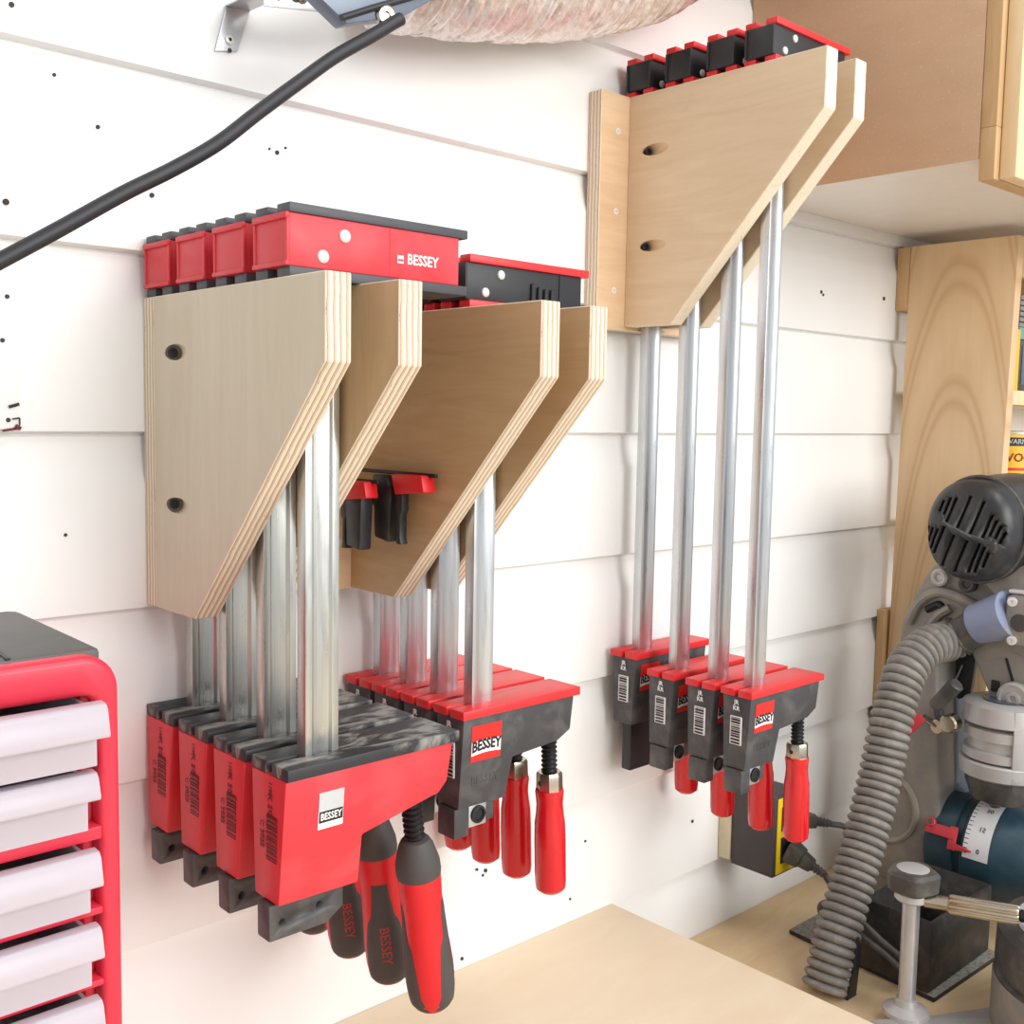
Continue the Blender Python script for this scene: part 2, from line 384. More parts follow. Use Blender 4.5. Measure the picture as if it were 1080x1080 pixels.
# ------------------------------------------------------------------ clamps
def pad_poly(x0, x1, hw, nx, ns=.0055):
    return [(x0, -hw), (x1, -hw), (x1, hw), (x0, hw), (x0, ns), (nx, ns), (nx, -ns), (x0, -ns)]
def bar_poly(w, t, g=.0012):
    a, c = w/2, t/2
    return [(-a, -c), (-a+w*.2, -c), (-a+w*.27, -c+g), (a-w*.27, -c+g), (a-w*.2, -c), (a, -c), (a, c), (a-w*.2, c), (a-w*.27, c-g), (-a+w*.27, c-g), (-a+w*.2, c), (-a, c)]
def front(yv, eps=.0003):           # text on a face that looks towards -y
    return lambda cx, cz: (lambda x, y, z: (cx+x, (yv(cz+y) if callable(yv) else yv)-eps-z, cz+y))
def barcode(b, zc, h, y0, y1, x, mat, n=13, seed=1):
    r = random.Random(seed); z = zc-h/2
    while z < zc+h/2:
        t = r.choice((.0007, .0012, .0018)); b.box(x-.0004, x+.0006, y0, y1, z, min(z+t, zc+h/2), mat=mat); z += t+r.choice((.0009, .0014))
def thread(p0, p1, r, pitch, parent, amp=.10):
    p0 = Vector(p0); p1 = Vector(p1); L = (p1-p0).length; n = max(6, int(L/pitch*6))
    b = B(); b.sweep([p0.lerp(p1, i/n) for i in range(n+1)], lambda i: r*(1+amp*math.sin(2*PI*i/6)), 16)
    return b.obj('spindle', m_thread, parent)

def make_revo(loc, label, group, zp=-.3056):
    t = thing('parallel_clamp', label, 'clamp', loc, group)
    b = B(); b.prism(bar_poly(.0255, .0105, .0018), 'z', zp-.10, .034, .0004); b.obj('bar', m_steel2, t)
    # fixed jaw on top of the rack
    b = B(); b.box(-.0345, .1, -.0195, .0195, .0065, .0385, .001)
    for z0, z1 in ((.0345, .0385), (.0065, .0095)): b.box(-.0362, -.033, -.0205, .0205, z0, z1, .0008)
    for s in (-1, 1): b.box(-.0352, -.033, s*.019-.0012, s*.019+.0012, .0068, .0382, .0004)
    b.box(.0415, .0421, -.0198, .0198, .0075, .0375)
    jaw = b.obj('fixed_jaw', m_red, t)
    b = B(); b.prism(pad_poly(-.0335, .107, .0205, -.012), 'z', .0385, .0445, .0008); b.obj('jaw_cap', m_padc, jaw)
    b = B(); b.prism(pad_poly(-.0335, .107, .0205, -.012), 'z', 0, .0065, .0008); b.obj('jaw_pad', m_padc, jaw)
    for x, z in ((.0065, .0285), (-.0095, .0142)):
        b = B(); b.lathe([(.0042, 0), (.0040, .0012), (.0028, .0022), (.0008, .0026)], (x, -.0195, z), (0, -1, 0), 18); b.obj('rivet', m_rivet, jaw)
    b = B(); f = front(-.0195)(.0685, .0195); add_text(b, 'BESSEY', .0094, f, .00022, sx=.90)
    b.box(.0475, .0525, -.0199, -.0194, .0165, .0215, mat=0); b.box(.0478, .0522, -.0201, -.0198, .0178, .0192, mat=1)
    b.obj('lettering', [m_white, m_red_d], jaw)
    # sliding jaw
    hw = .0215
    tp = lambda z: 1-.32*max(0, (zp-.008-z)/.085)
    yf = lambda z: -hw*tp(z)
    b = B(); b.prism([(-.0372, zp-.008), (-.0388, zp-.0905), (.0225, zp-.0915), (.0240, zp-.058), (.0885, zp-.0435), (.0955, zp-.036), (.0985, zp-.008)], 'y', -hw, hw, .0014)
    for v in b.bm.verts: v.co.y *= tp(v.co.z)
    sj = b.obj('sliding_jaw', m_red, t)
    b = B(); b.prism(pad_poly(-.0365, .1035, .0228, -.012, .003), 'z', zp-.008, zp, .0008); b.obj('jaw_pad', m_pad, sj)
    b = B()
    def skew(x0, x1, z0, z1, e, m):
        b.hexa([(x0, yf(z0)-e, z0), (x1, yf(z0)-e, z0), (x1, yf(z0)+.001, z0), (x0, yf(z0)+.001, z0), (x0, yf(z1)-e, z1), (x1, yf(z1)-e, z1), (x1, yf(z1)+.001, z1), (x0, yf(z1)+.001, z1)], mat=m)
    skew(-.0120, .0070, zp-.0455, zp-.0205, .0004, 1); skew(-.0120, .0070, zp-.0335, zp-.0205, .0005, 0); skew(-.0115, .0066, zp-.0412, zp-.0335, .0006, 2)
    add_text(b, 'BESSEY', .0066, front(yf, .0007)(-.0025, zp-.0374), .00012, mat=1, sx=.80)
    b.obj('brand_sticker', [m_grey_s, m_white, m_black], sj)
    b = B(); xl = lambda z: -.0372-.0016*(zp-.008-z)/.0825
    barcode(b, zp-.0485, .030, -.012, .0005, -.0382, 0, seed=3)
    for cz, s, sz in ((zp-.0165, '1100', .0048), (zp-.0268, 'K 50', .0075)):
        add_text(b, s, sz, lambda x, y, z, cz=cz: (xl(cz)-.0004-z, -.003-y, cz-x) , .0001)
    add_text(b, 'C 3025', .0062, lambda x, y, z: (-.0386-z, .006-y, zp-.048-x), .0001)
    b.obj('barcode_print', m_dred, sj)
    # spindle, handle, end stop
    a = math.radians(8); d = Vector((math.sin(a), 0, -math.cos(a))); p0 = Vector((.0755, 0, zp-.036))
    b = B(); b.cyl(p0+d*-.004, p0+d*.011, .0125, .0115, 20, .001); b.obj('spindle_collar', m_nickel, t)
    thread(p0+d*.008, p0+d*.056, .0068, .0042, t, .16)
    h = B(); prof = [(.0155, .0255), (.0160, .0275), (.0153, .045), (.0150, .058), (.0160, .08), (.0172, .1), (.0170, .116), (.0158, .126), (.0115, .1325), (.004, .1345)]
    h.lathe(prof, (0, 0, 0), (0, 0, -1), 32); ho = h.obj('handle', m_hred2, t, p0+d*.046); ho.rotation_mode = 'ZYX'; ho.rotation_euler = (0, -a, 0)
    c = B(); c.lathe([(.0078, -.001), (.0105, 0), (.0128, .004), (.0163, .017), (.0166, .024), (.0160, .0275)], (0, 0, 0), (0, 0, -1), 28); c.obj('handle_collar', m_grip, ho)
    def R(hh):
        for (r0, h0), (r1, h1) in zip(prof, prof[1:]):
            if h0 <= hh <= h1: return r0+(r1-r0)*(hh-h0)/(h1-h0)
        return prof[-1][0]
    W = [(.048, .42), (.062, .52), (.074, .62), (.08, .86), (.1, 1.05), (.118, 1.12), (.126, 1.3), (.1345, 1.57)]
    for side in (0, PI):
        vs = []; fs = []; nh, na = 22, 14
        for i in range(nh+1):
            hh = .047+(.1346-.047)*i/nh; wv = W[0][1]
            for (h0, w0), (h1, w1) in zip(W, W[1:]):
                if h0 <= hh <= h1: wv = w0+(w1-w0)*(hh-h0)/(h1-h0)
            for j in range(na+1):
                s = -1+2*j/na; e = .0007*(1-abs(s)**6)*(min(1, i/2))+.00012; rr = R(min(hh, .1345))+e
                an = side+wv*s; vs.append((rr*math.cos(an), rr*math.sin(an), -hh-(.0006 if i == nh else 0)))
        for i in range(nh):
            for j in range(na):
                q = i*(na+1)+j; fs.append((q, q+na+1, q+na+2, q+1))
        g = B(); g.verts(vs, fs); bmesh.ops.recalc_face_normals(g.bm, faces=g.bm.faces); g.obj('grip_panel', m_grip, ho)
        tx = B()
        def wrap(x, y, z, side=side):
            hh = .096+x; rr = R(hh)+.0010+z; an = side+y/.0165; return (rr*math.cos(an), rr*math.sin(an), -hh)
        add_text(tx, 'BESSEY', .0098, wrap, .0001, sx=1.0); tx.obj('lettering', m_gred, ho)
    b = B(); b.prism([(-.0415, zp-.092), (-.0412, zp-.1165), (.002, zp-.1165), (.0155, zp-.108), (.0155, zp-.092)], 'y', -.0078, .0078, .0015)
    es = b.obj('end_stop', m_char, t)
    for x, z in ((-.0315, zp-.1055), (-.0035, zp-.1020)):
        c = B(); c.cyl((x, -.01, z), (x, .01, z), .0030, n=16); bool_cut(es, c)
    return t

def make_junior(loc, label, group, zp, tail=False):
    t = thing('parallel_clamp', label, 'clamp', loc, group)
    b = B(); b.prism(bar_poly(.0215, .0105, .0009), 'z', zp-.078, .032, .0004); b.obj('bar', m_steel, t)
    b = B(); b.box(-.0305, .0915, -.0155, .0155, .0062, .0335, .0009)
    for s in (-1, 1): b.box(-.0318, -.030, s*.0148-.001, s*.0148+.001, .0068, .033, .0004)
    for k, (x, hh) in enumerate(((.036, .017), (.043, .015), (.050, .014), (.057, .014))): b.cyl((x, -.0163, .0065), (x, -.0163, .0065+hh), .0024, .0018, 10, .0008)
    b.box(.066, .0668, -.0162, .0162, .0075, .0325)
    jaw = b.obj('fixed_jaw', m_char if False else m_blk, t)
    b = B(); b.prism(pad_poly(-.029, .0985, .0175, -.0105, .005), 'z', .0335, .0395, .0008); b.obj('jaw_cap', m_red_d, jaw)
    b = B(); b.prism(pad_poly(-.029, .0985, .0175, -.0105, .005), 'z', 0, .0062, .0008); b.obj('jaw_pad', m_red_d, jaw)
    for x, z in ((.003, .0268), (-.0125, .0125)):
        b = B(); b.lathe([(.0036, 0), (.0034, .0012), (.0024, .002), (.0006, .0024)], (x, -.0155, z), (0, -1, 0), 18); b.obj('rivet', m_rivet, jaw)
    hw = .0168
    tp = lambda z: 1-.25*max(0, (zp-.007-z)/.075); yf = lambda z: -hw*tp(z)
    b = B(); b.prism([(-.0285, zp-.007), (-.0298, zp-.0785), (.0190, zp-.0792), (.0255, zp-.047), (.076, zp-.0435), (.0905, zp-.036), (.0925, zp-.007)], 'y', -hw, hw, .0012)
    for v in b.bm.verts: v.co.y *= tp(v.co.z)
    sj = b.obj('sliding_jaw', m_char, t)
    b = B(); b.prism(pad_poly(-.0305, .0985, .0185, -.0105, .0022), 'z', zp-.007, zp, .0008); b.obj('jaw_pad', m_red_d, sj)
    b = B()
    def band(x0, x1, z0, z1, e, m, arc=0.0):
        n = 8; vs = []; fs = []
        for i in range(n+1):
            x = x0+(x1-x0)*i/n; o = arc*math.sin(PI*i/n)
            for z in (z0+o, z1+o): vs.append((x, yf(z)-e, z))
        for i in range(n): fs.append((2*i, 2*i+2, 2*i+3, 2*i+1))
        b.verts(vs, fs, m)
    band(-.0200, .0110, zp-.0425, zp-.0135, .0004, 0); band(-.0197, .0107, zp-.0375, zp-.0265, .0006, 1, .0012)
    add_text(b, 'BESSEY', .0118, lambda x, y, z: front(yf, .0008)(-.0045, zp-.0310+.0012*math.cos(x/.015*PI/2))(x, y*1.0, z), .0004, mat=2, sx=.82)
    b.obj('brand_label', [m_redp, m_white, m_black], sj)
    b = B(); add_text(b, 'BESSEY', .0095, front(yf, .0001)(-.0035, zp-.0585), .0001, .0002); b.obj('embossed_lettering', m_char, sj)
    b = B(); xl = -.0303
    b.box(xl-.0002, xl+.001, -.0075, .0055, zp-.0545, zp-.0265, mat=0); barcode(b, zp-.0405, .026, -.0062, .0042, xl-.0003, 1, seed=5)
    for i, cz in enumerate((zp-.0125, zp-.0185)):
        add_text(b, ('JR', 'KR')[i], .0062, lambda x, y, z, cz=cz: (xl-.0002-z, -.001-x, cz+y), .0001, mat=0)
    b.obj('barcode_label', [m_white, m_black], sj)
    a = math.radians(2.5); d = Vector((math.sin(a), 0, -math.cos(a))); p0 = Vector((.0800, 0, zp-.036))
    thread(p0, p0+d*.052, .0062, .0040, t, .14)
    h = B(); h.lathe([(.0118, .010), (.0124, .0125), (.0118, .018), (.0114, .024), (.0120, .032), (.0132, .040), (.0136, .055), (.0136, .092), (.0128, .0985), (.0095, .1015), (.004, .1022)], (0, 0, 0), (0, 0, -1), 28)
    ho = h.obj('handle', m_hred, t, p0+d*.0435); ho.rotation_mode = 'ZYX'; ho.rotation_euler = (0, -a, 0)
    c = B(); c.lathe([(.0075, -.0055), (.0102, -.005), (.0112, -.003), (.0114, .0115)], (0, 0, 0), (0, 0, -1), 8)
    c.cyl((-.0115, 0, -.003), (-.0105, 0, -.003), .0022, n=10, mat=1); c.obj('ferrule', [m_nickel, m_black], ho)
    if tail:
        b = B(); b.box(-.0215, .032, -.0062, .0062, zp-.132, zp-.076, .001); b.obj('end_stop', m_blk, t)
    else:
        b = B(); b.box(-.0315, -.0165, -.0105, .0105, zp-.103, zp-.079, .0012); b.box(-.0165, .013, -.006, .006, zp-.0965, zp-.0795, .0006)
        es = b.obj('end_stop', m_char, t)
        b = B(); b.box(-.0145, .0035, -.0078, -.0055, zp-.098, zp-.079, .0006); b.lathe([(.0072, -.001), (.0072, .0018), (.0052, .0022), (.0045, .0008), (.0005, .0006)], (-.0055, -.0078, zp-.0885), (0, -1, 0), 18, mat=1)
        b.obj('stop_screw', [m_zinc, m_black], es)
    return t
order = ['frontmost', 'second from front', 'third from front', 'rearmost']
def handle_of(t): return [c for c in t.children if c.name.startswith('handle')][0]
G1, G2, G3 = 'red clamps in the left rack', 'black and red clamps in the middle rack', 'long black and red clamps in the high rack'
ys = (-.183, -.130, -.0765, -.0235)
L1 = ['frontmost big red clamp in the left rack, its red and charcoal handle lowest of all', 'second big red clamp from the front in the left rack, lettering on its charcoal grip',
      'third big red clamp from the front in the left rack, handle half hidden', 'big red clamp nearest the wall in the left rack']
spin = (-38, 54, 60, 20)
base = make_revo((.384, ys[0], .1271), L1[0], G1); revo = [base]
for i in (1, 2, 3):
    c = copy_tree(base); c.location.y = ys[i]; c['label'] = L1[i]; revo.append(c)
bpy.context.view_layer.update()
for c, s in zip(revo, spin): handle_of(c).rotation_euler = (0, math.radians(-8), math.radians(s))
ys = (-.147, -.104, -.0625, -.0236)
L2 = ['frontmost black clamp in the middle rack, red square emblem and red handle in full view', 'second black and red clamp from the front in the middle rack',
      'third black and red clamp from the front in the middle rack', 'black and red clamp nearest the wall in the middle rack']
base = make_junior((.5555, ys[0], .1246), L2[0], G2, -.3058)
for i in (1, 2, 3):
    c = copy_tree(base); c.location.y = ys[i]; c['label'] = L2[i]
ys = (-.173, -.129, -.078, -.0265)
L3 = ['frontmost long black clamp in the high rack, its red handle beside the grey hose', 'second long black clamp from the front in the high rack, handle against the outlet box',
      'third long black clamp from the front in the high rack', 'long clamp nearest the wall in the high rack, dark slab below its jaw']
base = make_junior((.8962, ys[0], .3732), L3[0], G3, -.5897)
for i in (1, 2):
    c = copy_tree(base); c.location.y = ys[i]; c['label'] = L3[i]
make_junior((.8962, ys[3], .3732), L3[3], G3, -.5772, True)

# two small hand clamps on the side of the middle rack
def mini_clamp(label, x, y0, y1, z, bar, group):
    t = thing('hand_clamp', label, 'clamp', (x, (y0+y1)/2, z), group); o = -Vector(t.location)
    b = B(); b.box(x-.0015, x+.0015, y0-.006, y1, z-.003, z, .0006); b.obj('bar', m_thread, t, o)
    b = B(); b.prism([(bar[0], z-.004), (bar[0]-.002, z-.03), (bar[0]-.003, z-.054), (bar[0]-.022, z-.057), (bar[0]-.0245, z-.014), (bar[0]-.017, z-.004)], 'x', x-.006, x+.006, .002); b.obj('clamp_body', m_sawblk, t, o)
    b = B(); b.prism([(y0+.002, z-.0015), (y0-.001, z-.0145), (y0+.036, z-.018), (y0+.041, z-.002)], 'x', x-.0085, x+.004, .0015); b.obj('jaw_cover', m_hred2, t, o)
    yc = y0+.035
    b = B(); b.prism([(yc-.0045, z-.016), (yc+.0045, z-.016), (yc+.0045, z-.030), (yc+.002, z-.034), (yc+.002, z-.052), (yc+.0035, z-.057), (yc-.0035, z-.057), (yc-.002, z-.052), (yc-.002, z-.034), (yc-.0045, z-.030)], 'x', x-.005, x+.002, .0007); b.obj('trigger', m_blk, t, o)
    return t
mini_clamp('small black hand clamp with red jaw cover, nearer the slanted plywood edge', .5125, -.139, -.047, .0005, (-.0695,), 'small hand clamps')
mini_clamp('small black hand clamp with red jaw cover, half behind the front plywood side', .4955, -.0885, -.040, -.0065, (-.055,), 'small hand clamps')

# ------------------------------------------------------------------ drawer organizer on the workbench
def organizer():
    t = thing('drawer_organizer', 'red drawer organizer with frosted drawers and dark grey top', 'organizer', (.10, -.13, -.5)); o = -Vector(t.location)
    arc = lambda cx, cz, r, a0, a1, n=8: [(cx+r*math.cos(math.radians(a0+(a1-a0)*i/n)), cz+r*math.sin(math.radians(a0+(a1-a0)*i/n))) for i in range(n+1)]
    b = B(); b.prism([(-.035, -.112), (-.035, -.0895)]+arc(.2235, -.1095, .020, 90, 0)+[(.2435, -.4995), (.2315, -.4995)]+arc(.2235, -.120, .008, 0, 90, 4), 'y', -.2, -.186, .004, seg=3)
    b.box(-.035, -.02, -.2, -.186, -.4995, -.1, .003)
    b.obj('front_frame', m_orred, t, o)
    b = B(); b.box(.226, .2405, -.187, -.04, -.4995, -.1005, .004); b.box(-.035, -.022, -.187, -.04, -.4995, -.1005, .002); b.box(-.03, .228, -.05, -.04, -.4995, -.1005); b.box(-.03, .228, -.186, -.04, -.4995, -.49)
    b.obj('housing', m_orred, t, o)
    b = B(); b.prism([(-.034, -.187), (.2385, -.187), (.2415, -.046), (.236, -.04), (-.034, -.04)], 'z', -.1005, -.0885, .003); 
    tp = b.obj('top_panel', m_ordark, t, o)
    b = B(); b.hexa([(.188, -.186, -.0888), (.1905, -.186, -.0888), (.200, -.045, -.0888), (.1975, -.045, -.0888), (.188, -.186, -.0878), (.1905, -.186, -.0878), (.200, -.045, -.0878), (.1975, -.045, -.0878)]); b.obj('top_rib', m_blk, tp)
    for z0, z1 in ((-.1940, -.1862), (-.2372, -.2328), (-.2792, -.2752), (-.3212, -.3172)):
        b = B(); b.box(-.02, .2325, -.2, -.06, z0, z1, .0012); b.obj('divider', m_orred, t, o)
    D = [(-.1118, -.1300, -.1478, .2290, -.2165), (-.1512, -.1658, -.1855, .2262, -.2095), (-.1958, -.2145, -.2322, .2268, -.2095), (-.2385, -.2555, -.2746, .2268, -.2095), (-.2805, -.2975, -.3166, .2268, -.2095)]
    for i, (zt, zl, zb, x1, y) in enumerate(D):
        b = B(); b.box(-.015, x1-.0032, y+.004, y+.0062, zb, zt-.002, .001)
        b.box(x1-.006, x1-.0035, y+.005, -.06, zb, zt-.004, .0006); b.box(-.015, x1-.0035, -.0625, -.06, zb, zt-.004); b.box(-.015, x1-.0035, y+.005, -.06, zb, zb+.0015); b.box(-.015, -.0125, y+.005, -.06, zb, zt-.004)
        d = b.obj('drawer', m_clear, t, o)
        b = B(); b.prism([(y+.006, zt), (y-.001, zt-.0005), (y-.0035, zt-.003), (y-.0065, zl+.002), (y-.006, zl), (y-.0045, zl+.0003), (y-.001, zt-.005), (y+.006, zt-.003)], 'x', -.015, x1, .0006)
        b.obj('drawer_lip', m_clear, d)
organizer()

# ------------------------------------------------------------------ wall cabinet
def cabinet():
    x0, x1, zb, zt = 1.0944, 2.2, .309, .95
    t = thing('wall_cabinet', 'brown particle board wall cabinet with white underside and pale maple door', 'cabinet', (1.6, 0, zb)); o = -Vector(t.location)
    b = B(); b.box(x0, x0+.016, -.279, -.0005, zb, zt, .0005); b.obj('side_panel', m_mdf, t, o)
    b = B(); b.box(x0+.0005, x1, -.2789, -.0005, zb-.0004, zb+.015); b.obj('bottom_panel', m_melamine, t, o)
    b = B(); b.box(x0-.0002, x1, -.2955, -.2795, zb-.0215, zb+.03, .0008); b.box(x0-.0002, x0+.05, -.2955, -.2795, zb+.03, zt, .0008); b.obj('face_frame', m_maple_d, t, o)
    d = B(); y0, y1 = -.3125, -.296
    zd = zb-.0205; xa, xb = x0+.010, 1.62
    d.box(xa, xa+.057, y0, y1, zd, zt-.01, .0015); d.box(xb-.057, xb, y0, y1, zd, zt-.01, .0015); d.box(xa+.057, xb-.057, y0, y1, zd, zd+.057, .0015)
    do = d.obj('door', m_maple, t, o)
    d = B(); d.box(xa+.056, xb-.056, y0+.006, y1-.002, zd+.056, zt-.01, .001); d.box(xa+.075, xb-.075, y0+.001, y1-.004, zd+.075, zt-.02, .004); d.obj('door_panel', m_maple, do)
cabinet()

# ------------------------------------------------------------------ shelf unit
def shelf_unit():
    t = thing('open_shelf', 'pine open shelf unit with a tall side board under the white cabinet bottom', 'shelf', (1.75, 0, -.588)); o = -Vector(t.location)
    b = B(); b.hexa([(1.46, -.156, -.5875), (1.4785, -.156, -.5875), (1.4785, -.0125, -.5875), (1.46, -.0125, -.5875), (1.46, -.1695, .2915), (1.4785, -.1695, .2915), (1.4785, -.0205, .2915), (1.46, -.0205, .2915)], .001)
    b.obj('side_board', m_pine, t, o)
    for z in (.0915, -.0935, -.30):
        b = B(); b.box(1.4785, 2.1, -.152, -.0125, z-.02, z, .001); b.obj('shelf', m_maple, t, o)
    b = B(); b.box(1.461, 2.1, -.0195, -.0004, .203, .291, .001); b.obj('upper_cleat', m_maple_d, t, o)
    b = B(); b.box(1.4505, 2.1, -.0120, -.0004, -.587, -.2265, .001); b.obj('lower_back_board', m_maple_d, t, o)
    b = B(); b.box(2.1, 2.118, -.156, -.0125, -.5875, .2915, .001); b.obj('side_board', m_pine, t, o)
    b = B(); b.box(1.4785, 2.1, -.165, -.148, .24, .2915, .001); b.obj('top_rail', m_maple_d, t, o)
shelf_unit()
b = B(); b.box(1.531, 1.5465, -.143, -.03, .0918, .176, .0008); tag(b.obj('carton', m_yel2), 'narrow yellow carton standing on the pine shelf', 'carton')
t = thing('plastic_case', 'dark grey case on the pine shelf beside the yellow carton', 'case', (1.59, -.09, .0918)); o = -Vector(t.location)
b = B(); b.box(1.5485, 1.64, -.142, -.03, .0918, .163, .003); b.obj('case_body', m_dkgrey, t, o)
b = B(); b.box(1.556, 1.632, -.1435, -.1415, .100, .155, .0008); b.obj('front_window', m_tray, t, o)
b = B(); b.box(1.549, 1.64, -.14, -.03, .1634, .180, .001); tag(b.obj('carton', m_teal2), 'pale teal carton lying on the dark case on the shelf', 'carton')
t = thing('sheet_stack', 'stack of grey sheets on top of the teal carton', 'stack', (1.6, -.09, .1803)); o = -Vector(t.location)
b = B()
for i in range(6): b.box(1.5485+.001*(i % 2), 1.65, -.14, -.03, .1804+.0075*i, .1804+.0075*i+.006, .0008)
so = b.obj('grey_sheets', m_greyc, t, o)
def can(label, z, words):
    cx, cy, r, h = 1.607, -.102, .050, .064
    t = thing('finish_can', label, 'can', (cx, cy, z), 'yellow cans under the shelf')
    b = B(); b.cyl((0, 0, .001), (0, 0, h-.003), r, n=48); b.obj('can_body', m_yel2, t)
    b = B(); b.lathe([(r*.9, 0), (r+.001, 0), (r+.0012, .003), (r, .004)], (0, 0, h-.004), n=48); b.lathe([(r, 0), (r+.0012, .001), (r+.001, .0035)], (0, 0, 0), n=48); b.obj('can_rim', m_zinc, t)
    b = B(); b.lathe([(r+.0003, .043), (r+.0003, .055)], n=48, cap=False); b.lathe([(r+.0003, .008), (r+.0003, .012)], n=48, cap=False, mat=1); b.obj('label_band', [m_black, m_redp], t)
    b = B()
    for s, sz, zz, m in words:
        def wrap(x, y, q, zz=zz, m=m): a = math.radians(-127 if m == 0 else -96)+x/r; return ((r+.0008)*math.cos(a), (r+.0008)*math.sin(a), zz+y)
        add_text(b, s, sz, wrap, .0002, mat=m)
    b.obj('lettering', [m_white, m_gred], t)
can('yellow can with black band beside the pine side board, upper of two', -.0285, (('VARNISH', .0095, .049, 0), ('WOOD FINISH', .017, .026, 1)))
can('yellow can under the black-banded can, mostly behind the saw motor', -.0929, (('VARNISH', .0095, .049, 0),))

# ------------------------------------------------------------------ things along the top
P = [(0.1905, -0.12, 0.1156), (0.211, -0.12, 0.1288), (0.2434, -0.12, 0.15), (0.284, -0.12, 0.1773), (0.3168, -0.12, 0.1975), (0.3477, -0.12, 0.2188), (0.3775, -0.12, 0.2444), (0.4081, -0.12, 0.2699), (0.4371, -0.12, 0.2935), (0.4685, -0.12, 0.3152), (0.4877, -0.12, 0.3291)]
P = [(.10, -.12, .055), (.15, -.12, .089)]+P+[(.4945, -.1195, .3335)]
b = B(); b.sweep(spline(P, 8), .0048, 14); tag(b.obj('air_hose', m_rubber), 'black rubber hose hanging in front of the white wall', 'hose')
def duct():
    P = [(0.516, -0.066, 0.4067), (0.5437, -0.066, 0.4111), (0.6131, -0.066, 0.422), (0.7137, -0.066, 0.4471), (0.8156, -0.066, 0.4853), (0.9153, -0.066, 0.5508), (1.0093, -0.066, 0.6331), (1.0943, -0.066, 0.7222)]
    pts = resample(spline(P, 16), .0011)
    r = random.Random(4); ph = [r.uniform(0, 6) for _ in range(6)]
    def rad(i): return 0.0595*(1+.034*math.sin(2*PI*i/7)+.010*math.sin(i*.37+ph[0])+.01*math.sin(i*.11+ph[1]))
    b = B(); b.sweep(pts, rad, 40)
    for v in b.bm.verts: v.co += Vector((r.gauss(0, .0005), r.gauss(0, .0005), r.gauss(0, .0005)))
    tag(b.obj('foil_duct', m_foil), 'crinkled silver foil duct crossing above the racks', 'duct')
duct()
def rail():
    t = thing('steel_rail', 'blue-grey steel rail with black edge strip beside the foil duct', 'rail', (.48, -.1, .345)); o = -Vector(t.location)
    q = [(0.4207, .3383), (.452, .3214), (.5006, .3381), (.551, .3733)]
    b = B(); b.prism(q, 'y', -.113, -.110, .0006); b.prism([q[0], q[1], (.454, .324), (.4225, .3410)], 'y', -.111, -.098, .0005); b.prism([q[1], q[2], (.4995, .3405), (.452, .3240)], 'y', -.111, -.098, .0005)
    b.obj('rail_plate', m_tray, t, o)
    b = B(); b.sweep(spline([(0.4462, -0.1148, 0.3234), (0.4747, -0.1148, 0.3379), (0.5045, -0.1148, 0.3523), (0.5313, -0.1148, 0.3662)], 6), .0024, 10); b.obj('edge_strip', m_rubber, t, o)
    c = Vector((.4850, -.113, .3345)); b = B(); b.lathe([(.0078, 0), (.0080, .003), (.0062, .0045), (.003, .0042), (.0022, .0025), (.0002, .0025)], c, (-.2, -1, -.1), 18); b.obj('bolt', m_nickel, t, o)
rail()
def angle():
    t = thing('perforated_bracket', 'perforated galvanized angle bracket screwed to the white wall', 'bracket', (.42, 0, .335)); o = -Vector(t.location)
    b = B(); b.hexa([(.4075, -.0022, .3175), (.4265, -.0022, .3215), (.4265, -.0006, .3215), (.4075, -.0006, .3175), (.4165, -.0022, .352), (.4375, -.0022, .356), (.4375, -.0006, .356), (.4165, -.0006, .352)], .0004)
    pl = b.obj('wall_plate', m_zinc, t, o)
    b = B(); b.hexa([(.4165, -.0600, .3505), (.438, -.0600, .3525), (.438, -.0008, .3545), (.4165, -.0008, .3525), (.4165, -.0600, .352), (.438, -.0600, .354), (.438, -.0008, .356), (.4165, -.0008, .354)], .0003)
    b.hexa([(.4165, -.0600, .338), (.50, -.0600, .352), (.50, -.058, .352), (.4165, -.058, .338), (.4165, -.0600, .354), (.50, -.0600, .372), (.50, -.058, .372), (.4165, -.058, .354)], .0003)
    arm = b.obj('perforated_arm', m_zinc, t, o)
    for i in range(5):
        x = .427+.015*i; z = .3405+.0026*i+.0065
        b = B(); b.lathe([(.0036, 0), (.0036, .0004)], (x, -.0600, z), (0, -1, 0), 14, sy=.75); b.obj('slot_hole', m_black, arm)
    b = B(); b.lathe([(.0045, 0), (.004, .0018), (.002, .0026), (.0016, .0012), (.0002, .0012)], (.4475, -.0605, .3515), (0, -1, 0), 12); b.obj('screw', m_nickel, arm)
    for (x, z, r) in ((.4188, .328, .0038),):
        b = B(); b.lathe([(r, 0), (r*.9, .0016), (r*.5, .0024)], (x, -.0022, z), (0, -1, 0), 16); b.obj('screw', m_rivet, pl)
        b = B(); b.lathe([(r*.4, 0), (r*.3, .0006)], (x, -.0045, z), (0, -1, 0), 10); b.obj('screw_recess', m_black, pl)
    b = B(); b.lathe([(.0018, 0), (.0016, .0005)], (.4196, -.0022, .3205), (0, -1, 0), 12); b.obj('screw_hole', m_black, pl)
angle()
